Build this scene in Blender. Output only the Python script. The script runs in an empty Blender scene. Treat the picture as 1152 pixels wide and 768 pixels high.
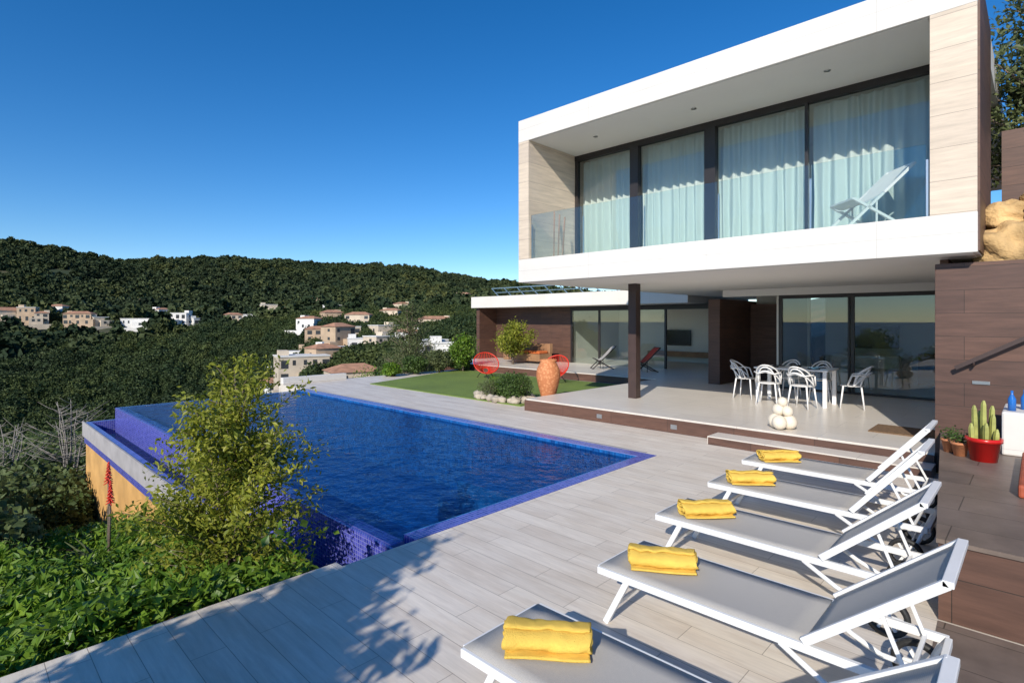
import bpy, math, random
import numpy as np
from mathutils import Vector, Matrix
from mathutils import noise as mn
random.seed(7); rng=np.random.default_rng(7)
sc=bpy.context.scene
A=math.radians(44); SA,CA=math.sin(A),math.cos(A)
def site(d,k):
    return (-d*SA+k*d*CA, d*CA+k*d*SA)
# ------------------------------------------------------------ materials
def nmat(name):
    m=bpy.data.materials.new(name); m.use_nodes=True
    nt=m.node_tree; b=nt.nodes['Principled BSDF']; return m,nt,b
def L(nt,a,b): nt.links.new(a,b)
def coords(nt,kind='xyz'):
    tc=nt.nodes.new('ShaderNodeTexCoord')
    if kind=='xyz': return tc.outputs['Object']
    s=nt.nodes.new('ShaderNodeSeparateXYZ'); L(nt,tc.outputs['Object'],s.inputs[0])
    c=nt.nodes.new('ShaderNodeCombineXYZ')
    if kind=='xy': L(nt,s.outputs[0],c.inputs[0]);L(nt,s.outputs[1],c.inputs[1])
    if kind=='v':
        ad=nt.nodes.new('ShaderNodeMath'); L(nt,s.outputs[0],ad.inputs[0]);L(nt,s.outputs[1],ad.inputs[1])
        L(nt,ad.outputs[0],c.inputs[0]);L(nt,s.outputs[2],c.inputs[1])
    return c.outputs[0]
def noise(nt,vec,scale,detail=4,stretch=None,rough=.55):
    n=nt.nodes.new('ShaderNodeTexNoise'); n.inputs['Scale'].default_value=scale; n.inputs['Detail'].default_value=detail
    n.inputs['Roughness'].default_value=rough
    if stretch:
        mp=nt.nodes.new('ShaderNodeMapping'); mp.inputs['Scale'].default_value=stretch; L(nt,vec,mp.inputs[0]); vec=mp.outputs[0]
    L(nt,vec,n.inputs['Vector']); return n.outputs['Fac']
def ramp(nt,fac,stops):
    r=nt.nodes.new('ShaderNodeValToRGB'); e=r.color_ramp.elements
    while len(e)<len(stops): e.new(.5)
    for i,(p,c) in enumerate(stops): e[i].position=p; e[i].color=(*c,1) if len(c)==3 else c
    L(nt,fac,r.inputs[0]); return r.outputs[0]
def mixc(nt,fac,a,b,mode='MIX'):
    m=nt.nodes.new('ShaderNodeMix'); m.data_type='RGBA'; m.blend_type=mode
    for s,v in ((m.inputs[0],fac),(m.inputs[6],a),(m.inputs[7],b)):
        if isinstance(v,(int,float)): s.default_value=v
        elif isinstance(v,tuple): s.default_value=(*v,1) if len(v)==3 else v
        else: L(nt,v,s)
    return m.outputs[2]
def bump(nt,b,h,strength=.3,dist=.01):
    n=nt.nodes.new('ShaderNodeBump'); n.inputs['Strength'].default_value=strength; n.inputs['Distance'].default_value=dist
    L(nt,h,n.inputs['Height']); L(nt,n.outputs[0],b.inputs['Normal']); return n
def mul(c,f): return tuple(min(1,x*f) for x in c)
def pmat(name,col,rough=.6,ns=3,na=.12,bs=None,bstr=.3,bd=.01,metal=0,spec=.5,stretch=None):
    m,nt,b=nmat(name); v=coords(nt)
    f=noise(nt,v,ns,5,stretch)
    c=ramp(nt,f,[(.3,mul(col,1-na)),(.7,mul(col,1+na))]); L(nt,c,b.inputs['Base Color'])
    b.inputs['Roughness'].default_value=rough; b.inputs['Metallic'].default_value=metal
    b.inputs['Specular IOR Level'].default_value=spec
    if bs: bump(nt,b,noise(nt,v,bs,3),bstr,bd)
    return m
def brick(nt,vec,w,h,mortar,c1,c2,cm,offset=.5,freq=2):
    t=nt.nodes.new('ShaderNodeTexBrick'); t.inputs['Scale'].default_value=1
    t.inputs['Brick Width'].default_value=w; t.inputs['Row Height'].default_value=h
    t.inputs['Mortar Size'].default_value=mortar; t.inputs['Mortar Smooth'].default_value=.1
    t.inputs['Color1'].default_value=(*c1,1);t.inputs['Color2'].default_value=(*c2,1);t.inputs['Mortar'].default_value=(*cm,1)
    t.offset=offset; t.offset_frequency=freq
    L(nt,vec,t.inputs['Vector']); return t
def tilemat(name,kind,w,h,mortar,c1,c2,cm,rough=.5,grain=None,ga=.15,offset=.5,bstr=.4,spec=.5,blot=None):
    m,nt,b=nmat(name); v=coords(nt,kind); t=brick(nt,v,w,h,mortar,c1,c2,cm,offset)
    col=t.outputs['Color']
    if grain:
        f=noise(nt,coords(nt),grain[0],6,grain[1],.65)
        g=ramp(nt,f,[(.3,(1-ga,)*3),(.7,(1+ga,)*3)])
        col=mixc(nt,1.0,col,g,'MULTIPLY')
        f2=noise(nt,coords(nt),.7,4)
        col=mixc(nt,1.0,col,ramp(nt,f2,[(.35,(.95,.945,.93)),(.65,(1.0,1.0,1.0))]),'MULTIPLY')
    if blot:
        f3=noise(nt,coords(nt),blot[0],5,blot[1],.7)
        col=mixc(nt,1.0,col,ramp(nt,f3,[(.40,blot[2]),(.56,(1.0,1.0,1.0))]),'MULTIPLY')
    L(nt,col,b.inputs['Base Color']); b.inputs['Roughness'].default_value=rough
    b.inputs['Specular IOR Level'].default_value=spec
    inv=nt.nodes.new('ShaderNodeMath'); inv.operation='SUBTRACT'; inv.inputs[0].default_value=1; L(nt,t.outputs['Fac'],inv.inputs[1])
    bump(nt,b,inv.outputs[0],bstr,.004)
    return m
def leafmat(name,c1,c2,trans=.3,rough=.5,rnd='island',patch=1.2):
    m,nt,b=nmat(name)
    if rnd=='island':
        g=nt.nodes.new('ShaderNodeNewGeometry'); f=g.outputs['Random Per Island']
    else:
        g=nt.nodes.new('ShaderNodeObjectInfo'); f=g.outputs['Random']
    c=ramp(nt,f,[(0,c1),(1,c2)])
    f2=noise(nt,coords(nt),patch,3); c=mixc(nt,1.0,c,ramp(nt,f2,[(.35,(.65,.67,.65)),(.65,(1.2,1.15,1.05))]),'MULTIPLY')
    if rnd=='obj':
        gl=nt.nodes.new('ShaderNodeNewGeometry')
        f3=noise(nt,gl.outputs['Position'],.011,5,None,.65)
        c=mixc(nt,1.0,c,ramp(nt,f3,[(.38,(.50,.60,.62)),(.5,(.95,1.0,1.0)),(.63,(1.35,1.2,.95))]),'MULTIPLY')
    L(nt,c,b.inputs['Base Color']); b.inputs['Roughness'].default_value=rough; b.inputs['Specular IOR Level'].default_value=.3
    if trans:
        t=nt.nodes.new('ShaderNodeBsdfTranslucent'); L(nt,c,t.inputs[0])
        mx=nt.nodes.new('ShaderNodeMixShader'); mx.inputs[0].default_value=trans
        L(nt,b.outputs[0],mx.inputs[1]);L(nt,t.outputs[0],mx.inputs[2]); L(nt,mx.outputs[0],nt.nodes['Material Output'].inputs[0])
    return m
def glassmat(name,tint,base,rip=None,fres=1.33,scale=1.0):
    m=bpy.data.materials.new(name); m.use_nodes=True; nt=m.node_tree; nt.nodes.clear()
    o=nt.nodes.new('ShaderNodeOutputMaterial'); t=nt.nodes.new('ShaderNodeBsdfTransparent'); t.inputs[0].default_value=(*tint,1)
    g=nt.nodes.new('ShaderNodeBsdfGlossy'); g.inputs['Roughness'].default_value=.0
    fr=nt.nodes.new('ShaderNodeFresnel'); fr.inputs[0].default_value=fres
    ad=nt.nodes.new('ShaderNodeMath'); ad.operation='MULTIPLY_ADD'; ad.use_clamp=True; ad.inputs[1].default_value=scale; ad.inputs[2].default_value=base; L(nt,fr.outputs[0],ad.inputs[0])
    mx=nt.nodes.new('ShaderNodeMixShader'); L(nt,ad.outputs[0],mx.inputs[0]);L(nt,t.outputs[0],mx.inputs[1]);L(nt,g.outputs[0],mx.inputs[2]);L(nt,mx.outputs[0],o.inputs[0])
    if rip:
        v=coords(nt); n1=noise(nt,v,rip[0],3); n2=noise(nt,v,rip[0]*3.3,3)
        a2=nt.nodes.new('ShaderNodeMath'); a2.operation='MULTIPLY_ADD'; L(nt,n2,a2.inputs[0]); a2.inputs[1].default_value=.4; L(nt,n1,a2.inputs[2])
        b=nt.nodes.new('ShaderNodeBump'); b.inputs['Strength'].default_value=1; b.inputs['Distance'].default_value=rip[1]
        L(nt,a2.outputs[0],b.inputs['Height']); L(nt,b.outputs[0],g.inputs['Normal']); L(nt,b.outputs[0],fr.inputs['Normal'])
    return m
M={}
M['white']=tilemat('white_render_panels','v',2.4,.62,.0025,(.74,.71,.665),(.72,.69,.645),(.50,.48,.45),.7,(1.2,(1,1,3)),.03,0,.2)
M['soffit']=pmat('soffit_plaster',(.80,.785,.75),.8,1.0,.02)
M['deck']=tilemat('deck_plank_tile','xy',1.2,.2,.0024,(.77,.70,.61),(.68,.61,.53),(.36,.31,.26),.5,(2.2,(1.2,14,1)),.11,.37,blot=(1.1,(1,5,1),(.91,.885,.86)))
M['terr']=tilemat('terrace_tile','xy',1.2,.6,.003,(.74,.685,.61),(.70,.645,.575),(.42,.39,.35),.32,(2,(2,8,1)),.05,.5)
M['brownv']=tilemat('brown_wall_tile','v',1.2,.3,.003,(.125,.063,.043),(.088,.046,.034),(.03,.02,.015),.5,(2,(1,1,9)),.28,.5)
M['brownh']=tilemat('brown_floor_tile','xy',.9,.45,.004,(.19,.145,.12),(.155,.12,.10),(.06,.05,.04),.45,(3,(1,1,1)),.25)
M['trav']=tilemat('travertine','v',3,.42,.003,(.68,.57,.45),(.61,.51,.41),(.33,.27,.22),.6,(1.6,(1,1,11)),.15,0)
MO1,MO2,MOM=(.035,.045,.30),(.10,.11,.50),(.22,.24,.52)
M['mosh']=tilemat('blue_mosaic_floor','xy',.04,.04,.003,MO1,MO2,MOM,.2,None,0,0)
M['mosv']=tilemat('blue_mosaic_wall','v',.04,.04,.003,MO1,MO2,MOM,.2,None,0,0)
def poolmat(name,kind):
    m,nt,b=nmat(name); v=coords(nt,kind); t=brick(nt,v,.05,.05,.004,(.002,.045,.21),(.007,.12,.42),(.015,.15,.42),0)
    col=mixc(nt,1.0,t.outputs['Color'],ramp(nt,noise(nt,coords(nt),7,5,None,.7),[(.35,(.5,.55,.65)),(.62,(1.4,1.3,1.2))]),'MULTIPLY')
    L(nt,col,b.inputs['Base Color']); b.inputs['Roughness'].default_value=.4; return m
M['pin']=poolmat('pool_inner_mosaic','xy'); M['pinv']=poolmat('pool_inner_mosaic_wall','v')
M['ochre']=pmat('ochre_render',(.58,.33,.11),.8,2,.2,20,.3,.01)
M['conc']=pmat('concrete',(.36,.34,.34),.8,3,.15,30,.3,.005)
M['frame']=pmat('dark_aluminium',(.025,.02,.02),.4,5,.1)
M['column']=pmat('brown_metal',(.055,.033,.028),.45,5,.15)
M['alu']=pmat('white_aluminium',(.78,.78,.77),.35,5,.03)
M['steel']=pmat('steel',(.6,.6,.6),.3,5,.05,metal=1)
M['sling']=tilemat('sling_fabric','xy',.012,.004,.0006,(.53,.495,.45),(.49,.46,.42),(.33,.32,.29),.7,None,0,.5,.3)
M['towel']=pmat('yellow_terry',(.90,.60,.12),.95,6,.12,180,1.0,.010,spec=.1)
M['black']=pmat('black_rubber',(.02,.02,.02),.6,5,.1)
M['terra']=pmat('terracotta',(.55,.22,.10),.75,6,.18,40,.4,.01)
M['terrared']=pmat('terracotta_red',(.42,.09,.04),.7,5,.2,30,.3,.01)
M['red']=pmat('red_glaze',(.55,.015,.012),.25,5,.08)
M['redpet']=pmat('red_cord',(.68,.035,.015),.4,12,.2)
M['plast']=pmat('white_plastic',(.80,.80,.80),.3,5,.02)
M['canvas']=pmat('white_canvas',(.70,.71,.68),.9,5,.04)
M['ball']=pmat('cream_ceramic',(.74,.66,.53),.5,4,.08,40,.2,.01)
M['wood']=pmat('wood',(.30,.16,.08),.6,3,.2)
M['bark']=pmat('bark',(.16,.12,.09),.9,14,.3,50,.8,.01)
M['greybark']=pmat('grey_twigs',(.25,.225,.20),.9,14,.25)
M['rock']=pmat('golden_rock',(.50,.33,.15),.9,2.2,.5,7,1,.06)
M['stone']=pmat('bed_stone',(.42,.36,.28),.9,5,.3,12,.8,.03)
M['roomwall']=pmat('room_wall',(.74,.72,.67),.8,1,.03)
M['dark']=pmat('dark_gloss',(.015,.015,.018),.15,3,.1)
M['mat']=pmat('coir_mat',(.18,.11,.06),.95,30,.3,80,1,.01)
M['roof']=pmat('roof_tile',(.42,.22,.13),.8,.6,.3)
M['sofa']=pmat('sofa_fabric',(.55,.53,.5),.9,6,.06)
M['orange']=pmat('orange_fabric',(.55,.13,.03),.8,6,.1)
M['win']=pmat('villa_window',(.05,.055,.06),.2,1,.2)
M['glass']=glassmat('window_glass',(.88,.92,.91),.04,None,1.5)
M['glassup']=glassmat('balcony_door_glass',(.93,.96,.95),.02,None,1.4)
M['rail']=glassmat('balustrade_glass',(.89,.95,.95),.03,None,1.4)
M['water']=glassmat('pool_water',(.60,.82,.95),.0,(2.4,.03),1.33,.6)
m,nt,b=nmat('lawn_grass'); v=coords(nt)
c=mixc(nt,noise(nt,v,90,3),(.13,.20,.035),(.21,.30,.06)); c=mixc(nt,1.0,c,ramp(nt,noise(nt,v,.8,3),[(.35,(.85,.85,.85)),(.65,(1.1,1.08,1))]),'MULTIPLY')
L(nt,c,b.inputs['Base Color']); b.inputs['Roughness'].default_value=.9; bump(nt,b,noise(nt,v,120,2),.8,.02); M['lawn']=m
m,nt,b=nmat('hillside_ground'); v=coords(nt)
c=mixc(nt,ramp(nt,noise(nt,v,.05,6),[(.45,(0,0,0)),(.7,(1,1,1))]),(.025,.042,.016),(.09,.08,.045))
c2=mixc(nt,ramp(nt,noise(nt,v,.6,5),[(.4,(0,0,0)),(.6,(1,1,1))]),c,(.15,.085,.045))
g=nt.nodes.new('ShaderNodeVectorMath'); g.operation='LENGTH'; L(nt,v,g.inputs[0])
mr=nt.nodes.new('ShaderNodeMapRange'); mr.inputs[1].default_value=20; mr.inputs[2].default_value=60; L(nt,g.outputs['Value'],mr.inputs[0])
c3=mixc(nt,mr.outputs[0],c2,c); L(nt,c3,b.inputs['Base Color']); b.inputs['Roughness'].default_value=.95
bump(nt,b,noise(nt,v,1.2,6),.6,.15); M['ground']=m
m,nt,b=nmat('sea_water'); b.inputs['Base Color'].default_value=(.01,.06,.13,1); b.inputs['Roughness'].default_value=.5
bump(nt,b,noise(nt,coords(nt),.05,6),.5,1.0); M['sea']=m
m,nt,b=nmat('curtain_voile'); v=coords(nt); c=mixc(nt,noise(nt,v,3,3,(6,1,.3)),(.78,.82,.78),(.86,.88,.85)); L(nt,c,b.inputs['Base Color']); b.inputs['Roughness'].default_value=.9
t=nt.nodes.new('ShaderNodeBsdfTranslucent'); L(nt,c,t.inputs[0]); mx=nt.nodes.new('ShaderNodeMixShader'); mx.inputs[0].default_value=.2
L(nt,b.outputs[0],mx.inputs[1]);L(nt,t.outputs[0],mx.inputs[2]);L(nt,mx.outputs[0],nt.nodes['Material Output'].inputs[0]); M['curtain']=m
M['lf_cover']=leafmat('groundcover_leaf',(.075,.18,.02),(.22,.34,.04),.35,.4,patch=1.6)
M['lf_tree']=leafmat('young_tree_leaf',(.18,.23,.025),(.40,.41,.06),.4,.45,patch=2)
M['lf_dark']=leafmat('dark_leaf',(.04,.085,.02),(.10,.16,.04),.2,.5)
M['lf_olive']=leafmat('olive_leaf',(.08,.11,.04),(.17,.20,.09),.25,.5)
M['lf_inst']=leafmat('forest_leaf',(.018,.040,.013),(.075,.102,.032),.1,.7,'obj',.6)
M['lf_hill']=leafmat('hill_leaf',(.020,.040,.016),(.080,.100,.038),.0,.8,'obj',.6)
M['lf_bush']=leafmat('slope_bush_leaf',(.06,.10,.03),(.16,.20,.08),.25,.6,'obj',.9)
M['cactus']=pmat('cactus_skin',(.33,.34,.09),.6,8,.3)
M['bottle']=pmat('blue_bottle',(.02,.15,.5),.2,4,.1)
# ------------------------------------------------------------ mesh helpers
def link(o,parent=None):
    sc.collection.objects.link(o)
    if parent: o.parent=parent
    return o
def empty(name,loc=(0,0,0),rz=0):
    o=bpy.data.objects.new(name,None); o.location=loc; o.rotation_euler=(0,0,rz); o.empty_display_size=.2; return link(o)
class MB:
    def __init__(s): s.v=[];s.f=[];s.sm=[]
    def add(s,vs,fs,smooth=False):
        n=len(s.v); s.v+= [tuple(p) for p in vs]; s.f+=[tuple(i+n for i in f) for f in fs]; s.sm+=[smooth]*len(fs); return s
    def box(s,x0,x1,y0,y1,z0,z1):
        vs=[Vector((x,y,z)) for z in(z0,z1) for y in(y0,y1) for x in(x0,x1)]
        return s.add(vs,[(0,2,3,1),(4,5,7,6),(0,1,5,4),(2,6,7,3),(0,4,6,2),(1,3,7,5)])
    def prism(s,poly,z0,z1):
        n=len(poly); vs=[(x,y,z0) for x,y in poly]+[(x,y,z1) for x,y in poly]
        fs=[tuple(range(n))[::-1],tuple(range(n,2*n))]+[(i,(i+1)%n,(i+1)%n+n,i+n) for i in range(n)]
        return s.add(vs,fs)
    def tube(s,pts,r,seg=8,r1=None,cap=True):
        pts=[Vector(p) for p in pts]; n=len(pts); rs=[r+(0 if r1 is None else (r1-r)*i/(n-1)) for i in range(n)] if not isinstance(r,(list,tuple)) else r
        vs=[];up=None
        for i,p in enumerate(pts):
            d=(pts[min(i+1,n-1)]-pts[max(i-1,0)]).normalized()
            if up is None: up=Vector((0,0,1)) if abs(d.z)<.9 else Vector((1,0,0))
            a=d.cross(up)
            if a.length<1e-4: a=d.orthogonal()
            a.normalize(); b=a.cross(d).normalized(); up=b
            for j in range(seg):
                t=2*math.pi*j/seg+math.pi/seg; vs.append(p+(a*math.cos(t)+b*math.sin(t))*rs[i])
        fs=[(i*seg+j,i*seg+(j+1)%seg,(i+1)*seg+(j+1)%seg,(i+1)*seg+j) for i in range(n-1) for j in range(seg)]
        s.add(vs,fs,seg>4)
        if cap:
            k=len(s.v)-len(vs); s.f+=[tuple(k+j for j in range(seg))[::-1],tuple(k+(n-1)*seg+j for j in range(seg))]; s.sm+=[False,False]
        return s
    def bar(s,p0,p1,w,h):
        p0,p1=Vector(p0),Vector(p1); d=(p1-p0).normalized(); a=d.cross(Vector((0,0,1)))
        if a.length<1e-3: a=Vector((1,0,0))
        a.normalize(); b=a.cross(d)
        vs=[p+a*i*w/2+b*j*h/2 for p in(p0,p1) for i,j in((-1,-1),(1,-1),(1,1),(-1,1))]
        return s.add(vs,[(0,1,2,3)[::-1],(4,5,6,7)]+[(i,(i+1)%4,4+(i+1)%4,4+i) for i in range(4)])
    def lathe(s,prof,cx=0,cy=0,seg=28):
        vs=[(cx+r*math.cos(2*math.pi*j/seg),cy+r*math.sin(2*math.pi*j/seg),z) for r,z in prof for j in range(seg)]
        return s.add(vs,[(i*seg+j,i*seg+(j+1)%seg,(i+1)*seg+(j+1)%seg,(i+1)*seg+j) for i in range(len(prof)-1) for j in range(seg)],True)
    def blob(s,c,r,amp=.25,seg=14,rings=9,freq=1.7,flat=1,seed=0,power=1):
        vs=[];c=Vector(c)
        if not isinstance(flat,tuple): flat=(1,1,flat)
        for i in range(rings+1):
            ph=math.pi*i/rings
            for j in range(seg):
                th=2*math.pi*j/seg; d=Vector((math.sin(ph)*math.cos(th),math.sin(ph)*math.sin(th),math.cos(ph)))
                if power!=1:
                    l=(abs(d.x)**power+abs(d.y)**power+abs(d.z)**power)**(1/power); d=d/l
                q=r*(1+amp*mn.noise(d*freq+Vector((seed*3.1,seed,seed*.7))))
                vs.append(c+Vector((d.x*q*flat[0],d.y*q*flat[1],d.z*q*flat[2])))
        return s.add(vs,[(i*seg+j,(i+1)*seg+j,(i+1)*seg+(j+1)%seg,i*seg+(j+1)%seg) for i in range(rings) for j in range(seg)],True)
    def build(s,name,mat,parent=None,bevel=0):
        me=bpy.data.meshes.new(name); me.from_pydata(s.v,[],s.f); me.validate()
        if len(me.polygons)==len(s.sm): me.polygons.foreach_set('use_smooth',s.sm)
        me.materials.append(mat); me.update()
        o=bpy.data.objects.new(name,me); link(o,parent)
        if bevel:
            bv=o.modifiers.new('bevel','BEVEL'); bv.width=bevel; bv.segments=2; bv.limit_method='ANGLE'
        return o
def box(name,x0,x1,y0,y1,z0,z1,mat,parent=None,bevel=0): return MB().box(x0,x1,y0,y1,z0,z1).build(name,mat,parent,bevel)
def npmesh(name,V,F,mat,parent=None,smooth=False):
    me=bpy.data.meshes.new(name); nv=len(V); nf=len(F); k=F.shape[1]
    me.vertices.add(nv); me.vertices.foreach_set('co',V.astype(np.float32).ravel())
    me.loops.add(nf*k); me.loops.foreach_set('vertex_index',F.astype(np.int32).ravel())
    me.polygons.add(nf); me.polygons.foreach_set('loop_start',np.arange(nf,dtype=np.int32)*k)
    me.polygons.foreach_set('use_smooth',np.full(nf,smooth))
    me.update(calc_edges=True)
    if mat: me.materials.append(mat)
    o=bpy.data.objects.new(name,me); return link(o,parent)
def leafdata(P,size,aspect=.45,bias=(0,0,0)):
    n=len(P); N=rng.normal(size=(n,3))+np.array(bias); N/=np.linalg.norm(N,axis=1)[:,None]
    T=rng.normal(size=(n,3)); a=np.cross(N,T); a/=np.linalg.norm(a,axis=1)[:,None]; b=np.cross(N,a)
    s=(size*(.6+.8*rng.random(n)))[:,None]; a=a*s/2; b=b*s/2*aspect
    V=np.stack([P-a,P-a*.1+b+N*s*.06,P+a,P-a*.1-b+N*s*.06],1).reshape(-1,3); F=np.arange(4*n).reshape(-1,4); return V,F
def leaves(name,P,size,mat,parent=None,aspect=.45,bias=(0,0,0)):
    V,F=leafdata(np.asarray(P),size,aspect,bias); return npmesh(name,V,F,mat,parent)
def vn(x,y,seed=0.):
    xi=np.floor(x);yi=np.floor(y);fx=x-xi;fy=y-yi; fx=fx*fx*(3-2*fx);fy=fy*fy*(3-2*fy)
    h=lambda a,b: np.modf(np.abs(np.sin(a*127.1+b*311.7+seed*17.3)*43758.5453))[0]
    return (h(xi,yi)*(1-fx)+h(xi+1,yi)*fx)*(1-fy)+(h(xi,yi+1)*(1-fx)+h(xi+1,yi+1)*fx)*fy
def fbm(x,y,o=4,seed=0):
    s=0;a=.5
    for i in range(o): s=s+a*vn(x*2**i,y*2**i,seed+i); a*=.5
    return s
# ------------------------------------------------------------ terrain
RR=[0,5,10,18,30,50,80,120,180,250,320,400,500,650,800,1000,1300,1800]
COL={-180:[-3,-3,-4,-6,-9,-15,-25,-38,-52,-64]+[-70]*8,
 -90:[-.5,-1,-2.5,-5,-8,-14,-24,-36,-50,-62]+[-70]*8,
 -62:[-.5,-.8,-2,-4,-6,-9,-16,-30,-44,-46,-40,-30,-20,-5,10,30,40,30],
 -43:[-.5,-.8,-1.5,-3,-4.8,-8,-14,-27,-38,-38,-20,1,6,25,66,107,100,60],
 -36:[-.5,-.8,-1.6,-3,-4.8,-8,-15,-27,-36,-36,-16,2,9,30,62,91,86,60],
 -26.6:[-.5,-.8,-2,-3.2,-5.5,-10,-19,-28,-32,-28,-8,4,14,42,72,98,90,60],
 -20:[-.5,-.8,-1.6,-3,-5.5,-9,-12,-13,-11,-7,1,9,18,43,68,99,90,60],
 -11.3:[-.5,-.8,-1,-2.5,-4.5,-7,-9,-10,-9,-5,2,10,22,44,64,99,90,60],
 0:[-.5,-.8,-1,-2,-3,-4,-4,-4,0,4,8,14,20,34,50,67,60,40],
 14:[-.5,-1,-1,-1,-1,0,1,2,3,5,8,10,14,18,22,30,30,20],
 45:[-.5,-1,-1,3,5,8,10,10,10,10,10,10,10,10,10,10,10,10],
 90:[-.5,-1,0,2,4,5,5,4,0,-10,-20,-30,-40,-50,-60,-70,-70,-70],
 180:[-3,-3,-4,-6,-9,-15,-25,-38,-52,-64]+[-70]*8}
AN=np.array(sorted(COL))
def H(X,Y):
    X=np.asarray(X,float);Y=np.asarray(Y,float)
    f=-X*SA+Y*CA; s=X*CA+Y*SA; R=np.hypot(X,Y); th=np.degrees(np.arctan2(s,f))
    Z=np.stack([np.interp(R,RR,COL[a]) for a in AN]); i=np.clip(np.searchsorted(AN,th)-1,0,len(AN)-2)
    t=(th-AN[i])/(AN[i+1]-AN[i])
    Za=np.take_along_axis(Z.reshape(len(AN),-1),i.reshape(1,-1),0).reshape(X.shape); Zb=np.take_along_axis(Z.reshape(len(AN),-1),(i+1).reshape(1,-1),0).reshape(X.shape)
    z=Za*(1-t)+Zb*t
    amp=np.clip((R-25)*.045,0,22); z=z+(fbm(X/90+5,Y/90+9,5,3)-.47)*amp
    amp2=np.clip((R-420)*.04,0,14); z=z-np.abs(fbm(X/140+2,Y/140+31,4,8)-.47)*2*amp2
    g=-.45-.2*np.clip(-4.2-X,0,20)+np.minimum(0,Y)*.1
    w=np.clip((R-12)/10,0,1); w=w*w*(3-2*w); z=np.where((X<-4.1)&(Y<2.35),g*(1-w)+z*w,z)
    z=np.where((X>-.9)&(Y>9.35)&(R<60),np.maximum(2.45+(Y-9.5)*.22,z),z)
    m=((X>-16.4)&(X<3)&(Y>2.35)&(Y<9.3))|((X>-19)&(X<-.9)&(Y>14.9)&(Y<22.3))|((X>-17.4)&(X<-.9)&(Y>7)&(Y<22.3))|((X>-4.15)&(X<3.2)&(Y>-6.2)&(Y<9))
    return np.where(m,-3.2,z)
NA,NR=720,240
ang=np.linspace(0,2*np.pi,NA,endpoint=False); rad=2.0*(1800/2.0)**(np.arange(NR)/(NR-1))
AA,RD=np.meshgrid(ang,rad); X=RD*np.cos(AA);Y=RD*np.sin(AA);Z=H(X,Y)
V=np.stack([X,Y,Z],-1).reshape(-1,3)
ii,jj=np.meshgrid(np.arange(NR-1),np.arange(NA),indexing='ij'); j2=(jj+1)%NA
F=np.stack([ii*NA+jj,(ii)*NA+j2,(ii+1)*NA+j2,(ii+1)*NA+jj],-1).reshape(-1,4)[:, ::-1]
terrain=npmesh('hillside_terrain',V,F,M['ground'],None,True)
MB().add([(-30000,-30000,-60),(30000,-30000,-60),(30000,30000,-60),(-30000,30000,-60)],[(0,1,2,3)]).build('sea',M['sea'])
# ------------------------------------------------------------ paving, pool
MB().prism([(-4.2,-6),(3.2,-6),(3.2,9.05),(-4.1,9.05),(-4.1,7.35),(-4.1,2.25),(-4.2,2.25)],-1.4,0).build('pool_deck',M['deck'])
MB().prism([(-17.4,7.35),(-4.1,7.35),(-4.1,9.05),(-8.3,9.05),(-8.3,14.8),(-17.4,14.8)],-3.2,-.002).build('garden_paving',M['deck'])
MB().prism([(-15.3,9.35),(-8.75,9.35),(-8.75,14.6),(-17.1,14.6)],-.02,.02).build('lawn',M['lawn'])
MB().prism([(-.40,2.2),(3.2,2.2),(3.2,4.6),(-.49,4.6)],.0,.005).build('side_path',M['brownh'])
pool=empty('infinity_pool')
WZ=-.045
box('coping_house_side',-15.6,-4.1,7.12,7.347,-1.4,.004,M['mosh'],pool)
box('coping_deck_side',-4.28,-4.102,2.98,7.118,-1.4,.004,M['mosh'],pool)
box('coping_edge_strip',-15.6,-4.3,7.35,7.42,-.3,.006,M['conc'],pool)
box('weir_long',-15.75,-4.282,2.82,2.98,-1.4,WZ-.012,M['mosh'],pool)
box('weir_long_face',-15.75,-4.1,2.79,2.818,-1.2,WZ-.01,M['mosv'],pool)
box('weir_end',-15.75,-15.6,2.982,7.347,-1.4,WZ-.012,M['mosh'],pool)
box('weir_end_face',-15.78,-15.752,2.79,7.347,-1.2,WZ-.01,M['mosv'],pool)
box('wall_house',-15.6,-4.3,7.09,7.118,-1.5,-.002,M['pinv'],pool)
box('wall_deck',-4.31,-4.282,2.99,7.08,-1.5,-.002,M['pinv'],pool)
box('basin_floor',-15.59,-4.32,2.99,7.08,-1.6,-1.35,M['pin'],pool)
box('bench',-6.6,-4.32,5.6,7.08,-1.34,-.5,M['pin'],pool)
box('bench_step',-7.1,-6.602,5.6,7.08,-1.34,-.9,M['pin'],pool)
MB().add([(-15.74,2.83,WZ),(-4.29,2.83,WZ),(-4.29,7.10,WZ),(-15.74,7.10,WZ)],[(0,1,2,3)]).build('water_surface',M['water'],pool)
box('trough_lip_long',-16.45,-4.202,2.3,2.42,-.9,-.42,M['mosv'],pool)
box('trough_lip_end',-16.45,-16.33,2.422,7.347,-.9,-.42,M['mosv'],pool)
box('trough_floor',-16.33,-4.2,2.422,2.788,-1.2,-.85,M['mosh'],pool)
box('trough_floor_end',-16.33,-15.782,2.79,7.347,-1.2,-.85,M['mosh'],pool)
MB().add([(-16.33,2.423,-.62),(-4.2,2.423,-.62),(-4.2,2.787,-.62),(-16.33,2.787,-.62)],[(0,1,2,3)]).build('trough_water',M['water'],pool)
box('outer_wall_long',-16.43,-4.2,2.33,2.41,-3.6,-.902,M['ochre'],pool)
box('outer_wall_end',-16.42,-16.34,2.42,7.34,-4.6,-.902,M['ochre'],pool)
box('trough_rim',-16.52,-4.2,2.27,2.298,-.74,-.40,M['conc'],pool)
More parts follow.
